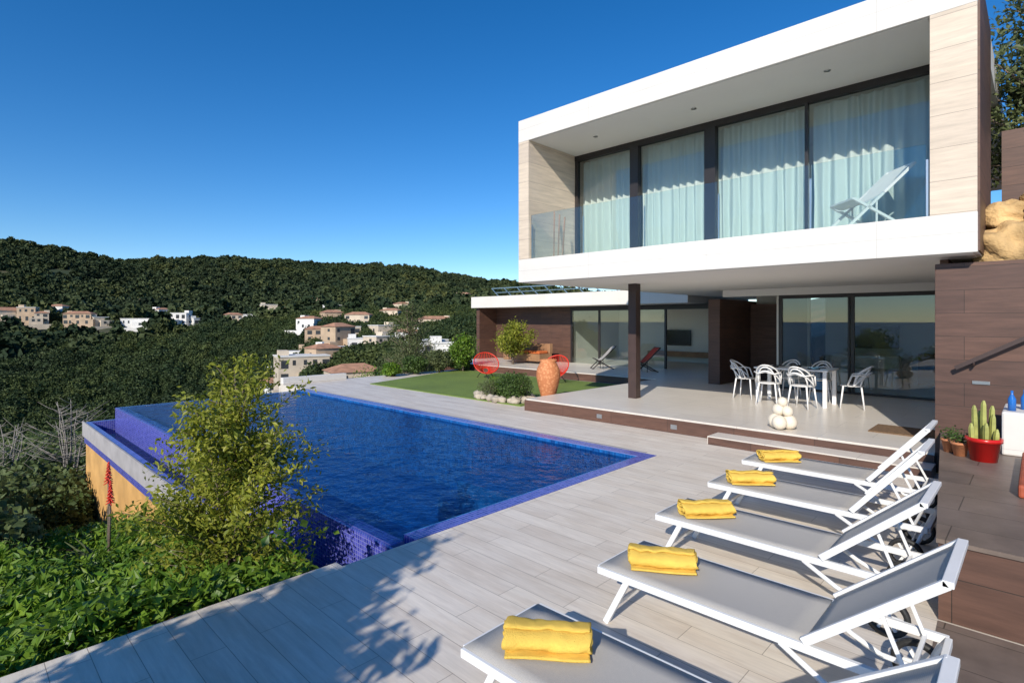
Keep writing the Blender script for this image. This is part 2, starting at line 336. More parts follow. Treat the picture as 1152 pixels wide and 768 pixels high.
# ------------------------------------------------------------ house
hs=empty('modern_house')
X0,X1,YF=-8.3,-.55,8.8
ZT=.26
MB().prism([(X0,9.06),(-1.0,9.06),(-1.0,22),(-18.8,22),(-18.8,14.83),(X0,14.83)],-.3,ZT).build('terrace_floor',M['terr'],hs)
MB().box(X0,-1.0,9.03,9.058,-.1,ZT-.03).box(X0-.03,X0-.002,9.03,14.8,-.1,ZT-.03).box(-18.8,X0-.03,14.80,14.828,-1,ZT-.03).build('terrace_riser',M['brownv'],hs)
MB().box(-3.9,-.98,8.62,9.028,.001,.13).build('entry_step',M['terr'],hs,.005)
box('entry_step_riser',-3.88,-.98,8.60,8.618,.001,.115,M['brownv'],hs)
box('balcony_slab',X0,X1,YF,22,2.85,3.35,M['white'],hs,.006)
box('roof_slab',X0,X1,YF,22,5.93,6.41,M['white'],hs,.006)
box('soffit_lower',X0+.05,X1-.05,YF+.05,21.9,2.842,2.849,M['soffit'],hs)
box('soffit_upper',X0+.35,X1-.5,YF+.05,13.4,5.922,5.929,M['soffit'],hs)
MB().box(X0+.003,-8.0,YF+.003,16,3.351,5.929).box(-1.02,X1-.003,YF+.003,10.9,3.351,5.929).build('travertine_pier',M['trav'],hs)
box('pier_side_brown',X1-.002,X1+.02,YF+.06,10.9,2.87,6.35,M['brownv'],hs)  # thin brown sheet over the pier's outer side, darker than the travertine
box('side_wall_upper',-1.02,-.98,10.9,16,3.351,5.929,M['white'],hs)
GY=10.5
box('upper_back_wall',-8,-1.02,13.5,13.6,3.351,5.929,M['roomwall'],hs)
box('balcony_floor',-8,-1.02,YF+.2,GY,3.351,3.358,M['terr'],hs)
fr=MB(); div=[-7.97,-6.36,-4.66,-2.94,-1.06]
fr.box(-8,-1.02,GY-.06,GY+.06,5.80,5.921).box(-8,-1.02,GY-.06,GY+.06,3.358,3.41)
for i,x in enumerate(div):
    w=[.05,.10,.11,.025,.04][i]; fr.box(x-w,x+w,GY-(.1 if i in(1,2) else .05),GY+.05,3.41,5.80)
fr.build('upper_window_frame',M['frame'],hs)
for a,b_ in zip(div[:-1],div[1:]): box('upper_glass',a+.03,b_-.03,GY-.005,GY+.005,3.41,5.8,M['glassup'],hs)
for a,b_ in zip(div[:-1],div[1:]):
    n=260; xs=np.linspace(a+.06,b_-.06,n); ph=np.cumsum(.12+.22*vn(xs*9,xs*0,3)+.05*rng.random(n))*.8; amp=.035+.03*vn(xs*4,xs*0+2,5)
    zs=[3.42,4.2,5.0,5.79]; V=[]
    for iz,z in enumerate(zs):
        for i in range(n): V.append((xs[i]+.012*math.sin(iz*2+i*.1),GY+.16+amp[i]*(1.2-.18*iz)*math.sin(ph[i]+.12*iz),z))
    mb=MB(); mb.add(V,[(k*n+i,k*n+i+1,(k+1)*n+i+1,(k+1)*n+i) for k in range(3) for i in range(n-1)],True); mb.build('curtain',M['curtain'],hs)
rl=MB()
for i in range(5):
    a=-7.97+i*1.385; rl.box(a+.01,a+1.365,YF+.05,YF+.062,3.36,4.3)
rl.build('glass_balustrade',M['rail'],hs)
st=MB()
for i in range(6):
    a=-7.965+i*1.382; st.box(a-.012,a+.012,YF+.066,YF+.09,3.352,4.1)
st.build('balustrade_post',M['steel'],hs)
sp=MB()
for x in(-6.8,-4.6,-2.4): sp.lathe([(0.001,5.921),(.05,5.921),(.05,5.912),(.03,5.912)],x,9.6,16)
sp.build('soffit_spotlight',M['steel'],hs)
box('column',-6.72,-6.52,10.75,10.95,ZT,2.842,M['column'],hs,.004)
fr=MB(); fr.box(-4.85,-1.0,14.94,15.06,2.57,2.66).box(-4.85,-1,14.94,15.06,ZT,ZT+.05)
for x,w in((-4.82,.04),(-3.2,.03),(-3.28,.02),(-1.05,.04)): fr.box(x-w,x+w,14.95,15.05,ZT+.05,2.57)
fr.build('dining_window_frame',M['frame'],hs)
for a,b_ in((-4.78,-3.3),(-3.17,-1.08)): box('dining_glass',a,b_,14.995,15.005,ZT+.05,2.57,M['glass'],hs)
box('dining_header',-6.3,-1,14.9,15.08,2.661,2.841,M['soffit'],hs)
box('brown_fin_wall',-6.62,-6.3,14.7,18,ZT,2.6,M['brownv'],hs)
box('brown_panel',-6.295,-4.95,16.9,17,ZT,2.5,M['brownv'],hs)
box('recess_back',-6.3,-4.8,17.4,17.5,ZT,2.84,M['roomwall'],hs)
box('recess_side',-4.95,-4.87,15.08,17.4,ZT,2.84,M['roomwall'],hs)
box('dining_room_back',-4.8,-.9,19,19.1,ZT,2.84,M['roomwall'],hs)
box('room_side',-.99,-.9,9.5,19,ZT,2.84,M['brownv'],hs)
MB().box(-4.2,-2.6,16.5,17.3,ZT,.72).box(-4.2,-2.6,17.1,17.3,.72,1.1).build('sofa_inside',M['sofa'],hs,.05)
MB().box(-2.4,-1.3,18.5,18.95,ZT,1.1).build('cabinet_inside',M['wood'],hs)
box('television',-4.0,-2.9,18.9,18.97,1.2,1.85,M['dark'],hs)
box('side_curtain',-1.55,-1.15,15.25,15.4,ZT+.05,2.6,M['curtain'],hs,.02)
box('doormat',-1.95,-1.06,10.1,10.85,ZT+.001,ZT+.02,M['mat'],hs)
box('wing_roof',-18.95,X0-.01,16.9,22.1,2.6,3.1,M['white'],hs,.006)
box('wing_brown_wall',-18.8,-14.15,18.2,18.4,ZT,2.6,M['brownv'],hs)
box('wing_end_wall',-18.8,-18.6,17.1,18.198,ZT,2.6,M['brownv'],hs)
fr=MB(); fr.box(-14.15,-6.62,18.15,18.25,2.42,2.6)
for x in(-14.1,-12.7,-11.2,-9.8): fr.box(x-.035,x+.035,18.16,18.24,ZT,2.42)
fr.build('living_window_frame',M['frame'],hs)
for a,b_ in((-14.06,-12.74),(-12.66,-11.24),(-11.16,-9.84)): box('living_glass',a,b_,18.195,18.205,ZT,2.42,M['glass'],hs)
box('living_back_wall',-14.5,-6.4,21.9,22,ZT,2.6,M['roomwall'],hs)
box('living_side_wall',-14.4,-14.2,18.4,21.9,ZT,2.6,M['roomwall'],hs)
box('living_television',-11.7,-10.6,21.8,21.88,.95,1.62,M['dark'],hs)
MB().box(-12.4,-9.6,21.4,21.88,.5,.7).build('tv_cabinet',M['wood'],hs,.01)
box('air_vent',-12.6,-11.9,21.82,21.89,2.1,2.3,M['white'],hs)
rb=MB()
for i in range(13): rb.bar((-17.8+i*.8,17.6,3.1),(-18.3+i*.8,17.6,3.5),.03,.03)
rb.bar((-18.3,17.6,3.5),(-8.6,17.6,3.5),.04,.04); rb.bar((-18.0,17.6,3.3),(-8.4,17.6,3.3),.03,.03)
rb.build('roof_railing',M['steel'],hs)
lt=MB()
for x in(-6.3,-4.7): lt.box(x-.06,x+.06,9.018,9.029,.07,.15)
lt.build('step_light',M['steel'],hs)
# ------------------------------------------------------------ right-hand walls
MB().box(-1.0,3.2,9.1,9.4,0.0,2.75).build('retaining_wall',M['brownv'],None,.004)
lw=empty('low_planter_wall')
MB().prism([(-.49,4.62),(3.2,4.62),(3.2,9.09),(-.93,9.09)],.006,.52).build('body',M['brownv'],lw)
MB().prism([(-.50,4.60),(3.21,4.60),(3.21,9.08),(-.94,9.08)],.521,.55).build('cap',M['brownh'],lw)
box('terracotta_kerb',-.13,.0,6.1,7.7,.551,.66,M['terrared'],None,.02)
box('white_basin',-.30,.9,7.95,8.8,.551,1.02,M['white'],None,.02)
hr=empty('handrail')
mb=MB(); mb.bar((-.78,8.98,1.40),(1.4,8.98,2.72),.04,.05)
for x in(-.6,.6):
    z=1.4+(x+.78)*.605; mb.tube([(x,9.1,z-.07),(x,8.99,z-.07),(x,8.98,z)],.012)
mb.build('bar',M['column'],hr)
MB().box(-.62,-.45,9.085,9.099,1.2,1.24).box(-.1,-.02,9.085,9.099,1.1,1.22).build('wall_switch',M['steel'])
bo=empty('bottle')
mb=MB()
for i,(x,y) in enumerate(((-.22,8.1),(-.12,8.3),(.05,8.1),(.15,8.3))): mb.lathe([(.001,1.021),(.035,1.021),(.035,1.15),(.012,1.2),(.012,1.24),(.001,1.24)],x,y,12)
mb.build('glass_body',M['bottle'],bo)
bd=MB()
for i,(x,y,z,r) in enumerate([(-.25,9.75,2.98,.34),(.42,9.8,3.0,.36),(-.32,9.95,3.42,.22),(.12,9.95,3.5,.27),(1.05,9.9,3.05,.36),(.65,10.1,3.6,.28),(1.8,9.9,3.1,.42),(1.25,10.2,3.65,.3)]):
    bd.blob((x,y,z),r,.45,28,18,1.6,(1.05,.9,.85),seed=i,power=3.2)
bd.build('boulder_wall',M['rock'])
box('upper_garden_wall',-.45,3,12,12.2,2.6,5.1,M['brownv'])
# ------------------------------------------------------------ lounger
def lounger(x,y,rz,back=40):
    e=empty('sun_lounger',(x,y,0),rz); W=.62; H0=.33; FL=1.80; WX=1.66
    f=MB()
    for yy in(.015,W-.015):
        f.bar((0,yy,H0),(FL,yy,H0),.03,.045)
        f.bar((.22,yy,H0-.02),(.06,yy,0.0),.03,.04)
        f.tube([(1.15,yy,H0-.02),(1.36,yy,.19),(1.5,yy,.13),(WX,yy,.125)],.016,8)
        f.tube([(FL-.03,yy,H0-.02),(1.72,yy,.18),(WX,yy,.125)],.016,8)
    f.bar((.0,0.03,H0),(0.0,W-.03,H0),.03,.045); f.bar((.14,.03,.15),(.14,W-.03,.15),.02,.03)
    f.bar((FL,.03,H0),(FL,W-.03,H0),.03,.045); f.tube([(WX,-.02,.125),(WX,W+.02,.125)],.01)
    f.bar((1.27,.03,H0-.01),(1.27,W-.03,H0-.01),.03,.03)
    a=math.radians(back); BL=.76; hx,hz=1.27,H0+.035; c,s=math.cos(a),math.sin(a)
    for yy in(.0,W): f.bar((hx,yy,hz),(hx+BL*c,yy,hz+BL*s),.03,.045)
    f.bar((hx+BL*c,-.015,hz+BL*s),(hx+BL*c,W+.015,hz+BL*s),.045,.03)
    for yy in(.06,W-.06): f.bar((hx+.42*c,yy,hz+.42*s-.02),(1.70,yy,H0+.01),.015,.02)
    f.bar((1.70,.03,H0+.0),(1.70,W-.03,H0),.02,.02)
    f.build('frame',M['alu'],e,.006)
    sl=MB(); n=12
    def sheet(p0,p1,sag):
        V=[];p0=Vector(p0);p1=Vector(p1)
        for i in range(n+1):
            for j in range(7):
                t=i/n; q=p0.lerp(p1,t); z=-sag*math.sin(math.pi*t)**.5*math.sin(math.pi*j/6)
                V.append((q.x,.02+(W-.04)*j/6,q.z+z))
        sl.add(V,[(i*7+j,(i+1)*7+j,(i+1)*7+j+1,i*7+j+1) for i in range(n) for j in range(6)],True)
    sheet((.0,0,H0+.024),(1.26,0,H0+.024),.014); sheet((hx+.01,0,hz+.015),(hx+BL*c,0,hz+BL*s+.015),.025)
    o=sl.build('sling',M['sling'],e); so=o.modifiers.new('s','SOLIDIFY'); so.thickness=.006
    wh=MB();hb=MB()
    for yy in(-.045,W+.045):
        seg=28;V=[];w=.018
        for (r,o_) in((.125,-w),(.125,w),(.095,w),(.095,-w)):
            for j in range(seg): V.append((WX+r*math.cos(2*math.pi*j/seg),yy+o_,.125+r*math.sin(2*math.pi*j/seg)))
        wh.add(V,[(k*seg+j,k*seg+(j+1)%seg,((k+1)%4)*seg+(j+1)%seg,((k+1)%4)*seg+j) for k in range(4) for j in range(seg)],True)
        for j in range(6):
            t=j*math.pi/3; hb.bar((WX,yy,.125),(WX+.097*math.cos(t),yy,.125+.097*math.sin(t)),.014,.018)
        hb.tube([(WX,yy-.02,.125),(WX,yy+.02,.125)],.025,12)
    wh.build('wheel_tyre',M['black'],e); hb.build('wheel_hub',M['alu'],e)
    return e
def towel(x,y,z,rz,seed):
    n=90;K=40;V=[]; w=.43
    for k in range(K+1):
        u=k/K
        for i in range(n):
            t=i/(n-1)*2*math.pi*3.3; q=.012+.068*i/(n-1)
            q*=1+.035*math.sin(u*7+seed+t)
            ed=.010*math.sin(t*2.3+seed)*(1 if k in(0,K) else 0)
            wob=.0035*mn.noise(Vector((u*9,t*1.3,seed*5.0)))*2
            V.append(((u-.5)*w+ed,q*1.45*math.cos(t)+.008*math.sin(u*5+seed)+wob,q*.68*math.sin(t)+.060+.004*math.sin(u*11+t)+wob))
    mb=MB(); mb.add(V,[(k*n+i,k*n+i+1,(k+1)*n+i+1,(k+1)*n+i) for k in range(K) for i in range(n-1)],True)
    V=[]
    for k in range(K+1):
        u=k/K
        for i in range(8):
            t=i/7; V.append(((u-.5)*w*.97,-.04-.075*t+.006*math.sin(u*6+seed),.012+.006*math.sin(t*3+u*9)*(1-t)))
    mb.add(V,[(k*8+i,k*8+i+1,(k+1)*8+i+1,(k+1)*8+i) for k in range(K) for i in range(7)],True)
    o=mb.build('yellow_towel',M['towel']); o.location=(x,y,z); o.rotation_euler=(0,0,rz)
    s=o.modifiers.new('s','SOLIDIFY'); s.thickness=.011; s.offset=0
    return o
LG=[(-2.10,1.80,0.01,36),(-2.14,3.04,0.0,40),(-2.36,4.20,.0,41),(-2.44,5.40,.01,50),(-2.54,6.55,.015,50)]
for i,(x,y,r,b_) in enumerate(LG):
    lounger(x,y,r,b_); towel(x+.31,y+.31,.350,math.radians((40,34,46,38,43)[i]),i)
# ------------------------------------------------------------ dining set
dt=empty('dining_table',(-3.75,12.6,ZT))
MB().box(-.72,.72,-.42,.42,.72,.75).build('top',M['plast'],dt,.006)
mb=MB()
for sx in(-.65,.65):
    for sy in(-.35,.35): mb.box(sx-.035,sx+.035,sy-.035,sy+.035,0,.719)
mb.build('leg',M['plast'],dt)
mb=MB(); mb.lathe([(.001,.751),(.08,.751),(.13,.80),(.12,.80),(.07,.76),(.001,.76)],0,0)
for x,y in((-.4,.2),(.4,-.2),(-.4,-.22),(.4,.22)): mb.lathe([(.001,.751),(.12,.751),(.125,.765),(.001,.757)],x,y,20)
mb.build('tableware',M['dark'],dt)
def chair(x,y,rz):
    e=empty('dining_chair',(x,y,ZT),rz); s=MB()
    s.blob((0,0,.45),.225,.0,20,8,1,(1,.98,.09))
    for sx,sy in((-.17,-.17),(.17,-.17),(-.17,.17),(.17,.17)): s.tube([(sx*.9,sy*.9,.45),(sx*1.2,sy*1.2,0)],.018,8,.012)
    for k,(h,wd,lean) in enumerate(((.84,.23,.06),(.80,.17,.03),(.72,.24,.05))):
        pts=[]
        for i in range(15):
            t=math.pi*i/14; xx=-math.cos(t)*wd; pts.append((xx,-.18-.1*math.sin(t)*1-lean*math.sin(t)+.16*(abs(xx)/wd)**2*(1 if k!=1 else .3),.45+(h-.45)*math.sin(t)**(.6+.25*k)))
        s.tube(pts,.014,8)
    s.tube([(-.24,.0,.66),(-.25,-.12,.68),(-.15,-.27,.66),(0,-.3,.70),(.15,-.27,.66),(.25,-.12,.68),(.24,0,.66)],.014,8)
    s.tube([(-.24,.0,.66),(-.22,.08,.46)],.014,8); s.tube([(.24,.0,.66),(.22,.08,.46)],.014,8)
    s.build('shell',M['plast'],e)
for x,y,r in((-4.08,11.95,0.12),(-3.42,11.9,-.15),(-4.1,13.3,math.pi),(-3.45,13.3,math.pi+.1),(-4.8,12.6,-math.pi/2),(-2.7,12.6,math.pi/2+.2)): chair(x,y,r)
def deckchair(name,x,y,z,rz,fab,frm,s=1):
    e=empty(name,(x,y,z),rz); e.scale=(s,s,s); f=MB()
    for yy in(0,.56):
        f.bar((0,yy,.0),(.95,yy,.92),.035,.035); f.bar((.85,yy,0.),(.1,yy,.42),.035,.035); f.bar((.42,yy,.0),(.42,yy,.42),.02,.02)
    for p in((.95,.92),(.1,.42),(.85,.015),(0.02,.015)): f.bar((p[0],0,p[1]),(p[0],.56,p[1]),.025,.025)
    f.build('frame',frm,e)
    V=[]
    for i in range(17):
        t=i/16; xx=.1+.85*t; zz=.42+.5*t-.22*math.sin(math.pi*min(1,t*1.15)**.8)*(1-t*.5)
        V+=[(xx,.03,zz),(xx,.53,zz)]
    MB().add(V,[(2*i,2*i+1,2*i+3,2*i+2) for i in range(16)],True).build('sling',fab,e)
deckchair('deck_chair',-2.05,9.2,3.36,.75,M['canvas'],M['alu'],1.05)
deckchair('folded_deck_chair',-9.8,16.2,ZT,.9,M['redpet'],M['frame'],.9)
deckchair('garden_chair',-11.6,16.2,ZT,.8,M['sling'],M['frame'],.9)
so=empty('outdoor_sofa',(-16.4,16.6,ZT))
MB().box(0,1.9,0,.8,.1,.4).box(0,1.9,.65,.85,.4,.8).box(-.15,0,0,.85,.1,.6).build('base',M['wood'],so,.02)
MB().box(.05,.6,.05,.6,.4,.52).box(.65,1.2,.05,.6,.4,.52).box(1.25,1.85,.05,.6,.4,.52).build('cushion',M['orange'],so,.04)
mb=MB()
for i in range(3): mb.bar((-7.7+.12*i,9.3,3.36),(-7.85+.15*i,9.5,4.45-.08*i),.03,.03)
mb.build('wooden_pole',M['wood'])
# ------------------------------------------------------------ ornaments
mb=MB()
mb.lathe([(.001,0),(.15,0),(.17,.08),(.25,.38),(.30,.62),(.285,.78),(.22,.92),(.19,.97),(.22,1.03),(.20,1.03),(.16,.96),(.001,.94)],0,0,36)
m,nt,b=nmat('urn_relief'); v=coords(nt); vo=nt.nodes.new('ShaderNodeTexVoronoi'); vo.inputs['Scale'].default_value=16; L(nt,v,vo.inputs['Vector'])
L(nt,ramp(nt,vo.outputs['Distance'],[(0,(.72,.33,.15)),(.6,(.50,.18,.07))]),b.inputs['Base Color']); b.inputs['Roughness'].default_value=.8
bump(nt,b,vo.outputs['Distance'],-.6,.02)
o=mb.build('terracotta_urn',m); o.location=(-8.75,10.35,.02)
mb=MB()
for x,y,z,r in((0,0,.12,.12),(.2,.03,.12,.12),(.1,-.13,.12,.115),(.1,.16,.12,.115),(.04,.02,.3,.1),(.18,0,.29,.09),(.1,.02,.43,.08)): mb.blob((x,y,z),r,.05,18,12,1)
o=mb.build('ball_sculpture',M['ball']); o.location=(-3.1,9.4,ZT)
def cordchair(x,y,z,rz):
    e=empty('red_cord_chair',(x,y,z),rz); R=.44
    T=Matrix.Translation((0,0,.52))@Matrix.Rotation(math.radians(48),4,'X')
    hoop=[T@Vector((R*math.cos(t),R*1.05*math.sin(t),0)) for t in np.linspace(0,2*math.pi,41)]
    mb=MB(); mb.tube(hoop,.018,8); c=[T@Vector((.10*math.cos(t),-.12+.10*math.sin(t),-.26)) for t in np.linspace(0,2*math.pi,41)]
    for i in range(40):
        m_=hoop[i].lerp(c[i],.55)+(T.to_3x3()@Vector((0,0,-.05))); mb.tube([hoop[i],m_,c[i]],.008,5)
    mb.tube(c,.012,6); mb.build('cord_shell',M['redpet'],e); lg=MB()
    for t in(.6,2.5,4.7): lg.tube([c[int(t/6.283*40)],(.36*math.cos(t),.36*math.sin(t),0)],.013,8)
    lg.build('legs',M['frame'],e)
cordchair(-13.9,13.1,.02,1.0); cordchair(-11.2,13.6,.02,.3)
mb=MB()
for i in range(26):
    t=i/26*2*math.pi; mb.blob((-9.75+.85*math.cos(t)+random.uniform(-.06,.06),9.9+.5*math.sin(t)+random.uniform(-.05,.05),.08),random.uniform(.08,.15),.5,12,8,1.5,(1.2,1,.75),seed=i)
mb.build('stone_edging',M['stone'])
def shrub(name,x,y,z,r,h,n,size,mat,aspect=.45):
    e=empty(name,(x,y,z)); u=rng.normal(size=(n,3)); u/=np.linalg.norm(u,axis=1)[:,None]
    lump=.72+.45*vn(np.arctan2(u[:,1],u[:,0])*2.2+3,u[:,2]*3+x,x)
    rr=(rng.random(n)**.33)*lump; P=u*rr[:,None]*np.array([r,r,h/2])+np.array([0,0,h*.52])
    leaves('foliage',P,size,mat,e,aspect)
    mb=MB()
    for i in range(9):
        t=random.uniform(0,6.28); mb.tube([(0,0,0),(.3*r*math.cos(t),.3*r*math.sin(t),h*.3),(.6*r*math.cos(t),.6*r*math.sin(t),h*.7)],.02,6,.006)
    mb.build('stems',M['bark'],e); return e
shrub('box_shrub',-9.35,9.75,.0,.48,.75,4600,.05,M['lf_dark'])
shrub('flowering_shrub',-10.0,10.1,.0,.45,.6,2600,.055,M['lf_cover'])
shrub('spiky_shrub',-10.15,9.7,.0,.32,.5,1200,.07,M['lf_olive'],.2)
ct=empty('cactus_pot',(-.42,7.5,.551))
MB().lathe([(.001,0),(.11,0),(.14,.2),(.155,.2),(.155,.24),(.13,.24),(.125,.2),(.001,.19)]).build('pot',M['red'],ct)
mb=MB()
for i,(x,y,h) in enumerate(((0,0,.56),(.06,.03,.42),(-.06,.02,.5),(.02,-.07,.34),(-.03,.07,.44),(.09,-.03,.28),(-.08,-.05,.32),(.05,.08,.5))):
    seg=10;prof=[(.014,.15),(.022,.22),(.024,h*.6+.1),(.021,h+.02),(.010,h+.06),(.001,h+.065)]
    V=[];n=len(prof)
    for r,z in prof:
        for j in range(seg):
            q=r*(1.15 if j%2 else .8); V.append((x+x*z*.5+q*math.cos(6.283*j/seg),y+y*z*.5+q*math.sin(6.283*j/seg),z))
    mb.add(V,[(a*seg+j,a*seg+(j+1)%seg,(a+1)*seg+(j+1)%seg,(a+1)*seg+j) for a in range(n-1) for j in range(seg)],False)
mb.build('cactus',M['cactus'],ct)
for x,y in((-.72,7.75),(-.62,7.6)):
    fp=empty('flower_pot',(x,y,.551)); MB().lathe([(.001,0),(.055,0),(.075,.12),(.085,.12),(.085,.145),(.07,.145),(.001,.12)]).build('pot',M['terra'],fp)
    P=rng.normal(size=(160,3))*np.array([.045,.045,.035])+np.array([0,0,.19]); leaves('plant',P,.035,M['lf_dark'],fp)
# ------------------------------------------------------------ trees
def branchy(name,loc,height,spread,nb,nl,lsize,leafm,barkm,base_r=.035,stems=4,aspect=.4,jit=.1,shape=None,clear=.18):
    e=empty(name,loc); mb=MB(); pts=[]
    for s in range(stems):
        a=s/stems*6.28+random.uniform(-.4,.4); h=height*random.uniform(.72,1.0) if s else height
        lean=spread*random.uniform(.1,.32)*(1 if s else .15)
        path=[]
        for i in range(7):
            t=i/6; path.append(Vector((lean*math.cos(a)*t**1.2+random.uniform(-.03,.03)*t*height*.5,lean*math.sin(a)*t**1.2+random.uniform(-.03,.03)*t*height*.5,h*.93*t)))
        mb.tube(path,base_r,7,base_r*.2)
        for b_ in range(nb//stems):
            t=clear+(1-clear)*random.random()**.9; k=min(5,int(t*6)); p=path[k].lerp(path[k+1],t*6-k)
            aa=random.uniform(0,6.28); env=(shape(t) if shape else math.sin(math.pi*min(1,(t*.75+.22)))**.8); ln=spread*env*random.uniform(.35,1.05)
            tip=p+Vector((math.cos(aa)*ln,math.sin(aa)*ln,ln*random.uniform(.25,.75)))
            mid=p.lerp(tip,.5)+Vector((0,0,-.06*ln)); mb.tube([p,mid,tip],base_r*.28,5,base_r*.08)
            m_=max(3,int(nl/nb*(.4+ln/spread)))
            for q in range(m_):
                u=.2+.85*random.random(); c=p.lerp(tip,u); pts.append((c.x+random.gauss(0,jit),c.y+random.gauss(0,jit),c.z+random.gauss(0,jit)))
    mb.build('trunk',barkm,e)
    if nl: leaves('foliage',np.array(pts),lsize,leafm,e,aspect,(0,0,.3))
    return e
branchy('young_tree',(-5.36,1.85,-.7),2.42,1.02,150,17500,.056,M['lf_tree'],M['bark'],.022,5,.42,.05,shape=lambda t:max(.16,(1.12-t)**.8)*(.5+.9*min(t*2.2,1))*.9,clear=.15)
branchy('offcamera_tree',(-2.15,-2.3,0),3.2,1.0,90,8500,.12,M['lf_dark'],M['bark'],.05,3,.5,.10,clear=.45)  # unseen tree behind the camera, invented to cast the shadow on the deck
branchy('bare_shrub',(-17.6,2.2,float(H(-17.6,2.2))),3.3,1.7,130,0,.1,None,M['greybark'],.035,8)
branchy('bare_shrub',(-18.8,1.0,float(H(-18.8,1.0))),2.8,1.6,110,0,.1,None,M['greybark'],.035,8)
branchy('oak_tree',(.35,13.2,2.9),5.4,1.9,160,26000,.10,M['lf_olive'],M['bark'],.09,3,.5,.16,clear=.35)
branchy('pepper_tree',(-19.6,14.0,-2.2),5.2,1.25,110,9000,.12,M['lf_olive'],M['bark'],.09,4,.3,.16,clear=.3)
branchy('pepper_tree',(-18.3,13.0,-1.6),2.9,1.0,90,6000,.10,M['lf_olive'],M['bark'],.06,4,.3,.14,clear=.3)
branchy('citrus_tree',(-15.3,15.9,ZT),1.7,.85,80,6000,.10,M['lf_tree'],M['bark'],.05,3,.5,.10,clear=.3)
branchy('citrus_tree',(-16.4,14.2,.0),1.4,.7,60,4000,.09,M['lf_cover'],M['bark'],.04,3,.5,.10,clear=.3)
for i,(x,y,hh) in enumerate(((-8,-13,4.5),(-3.5,-13,6),(1.5,-11.5,6),(6,-13,7),(-14,-12,4),(10,-9,6))):
    branchy('offcamera_tree',(x,y,float(H(x,y))-.1),hh,2.2,70,6500,.22,M['lf_dark'],M['bark'],.12,3,.5,.25,clear=.35)  # unseen trees behind the camera, added for the window reflections
for i,(x,y,r,h) in enumerate([(-17.0,12.3,.5,.7),(-16.9,13.4,.5,.9),(-16.9,11.2,.35,.5),(-16.7,14.3,.5,.8),(-19.2,11.2,.9,1.6),(-20.5,12.6,1.1,2.2)]):
    shrub('garden_shrub',x,y,-.02 if x>-17.4 else -2.2,r,h,2600,.09,[M['lf_dark'],M['lf_olive'],M['lf_cover']][i%3])
box('parapet_wall',-17.4,-17.2,7.4,9.6,-.001,.2,M['white'],None,.01)
# ------------------------------------------------------------ ground cover
n=90000
P=np.stack([rng.uniform(-12,-4.14,n),rng.uniform(-5,2.28,n)],1)
dd=np.hypot(P[:,0],P[:,1]); keep=rng.random(n)<np.clip(1.5-(dd-5)/7,.15,1); P=P[keep]
wavy=-4.22+.16*(fbm(P[:,1]*1.9+7,P[:,1]*0,3,2)-.4); P=P[P[:,0]<wavy[:]+.0]
h=H(P[:,0],P[:,1]); mound=fbm(P[:,0]*1.7,P[:,1]*1.7,3,11); edge=np.clip((-4.15-P[:,0])/.5,0,1)
z=np.maximum(h,np.where(P[:,0]>-4.25,0.0,-9))+(.20+.85*np.clip(mound-.26,0,1))*(.5+.5*edge)+.13*rng.random(len(P))-.02
gc=empty('ground_cover_plants')
leaves('foliage',np.column_stack([P,z]),.078,M['lf_cover'],gc,.75,(0,-.3,1.3))
n=14000; P=np.stack([rng.uniform(-11,-4.3,n),rng.uniform(-4,2.2,n)],1); h=H(P[:,0],P[:,1]); mound=fbm(P[:,0]*1.7,P[:,1]*1.7,3,11)
leaves('shoots',np.column_stack([P,h+.16+.9*np.clip(mound-.26,0,1)+.24*rng.random(n)]),.1,M['lf_cover'],gc,.3,(0,0,0))
def aloe(x,y,hh):
    zz=float(H(x,y)); e=empty('flowering_aloe',(x,y,zz)); mb=MB()
    for i in range(22):
        a=random.uniform(0,6.28); l=random.uniform(.3,.5); mb.tube([(0,0,.1),(l*.5*math.cos(a),l*.5*math.sin(a),.35),(l*math.cos(a),l*math.sin(a),.4+random.uniform(-.1,.2))],[.03,.022,.003],6)
    mb.build('leaves',M['lf_olive'],e); mb=MB(); fl=MB()
    for dx,h_ in((0,hh),(.12,hh*.85)):
        mb.tube([(dx*.3,0,.2),(dx,0,h_)],.012,6)
        for q in range(46):
            t=q/46; a=q*2.4; r=.055*(1-t*.8); p=Vector((dx,0,h_-.24+.27*t)); fl.tube([p,p+Vector((r*math.cos(a),r*math.sin(a),-.03))],.009,5,.006)
    mb.build('stalk',M['bark'],e); fl.build('flower',M['redpet'],e)
aloe(-8.6,1.45,1.5); aloe(-7.2,.25,1.05)
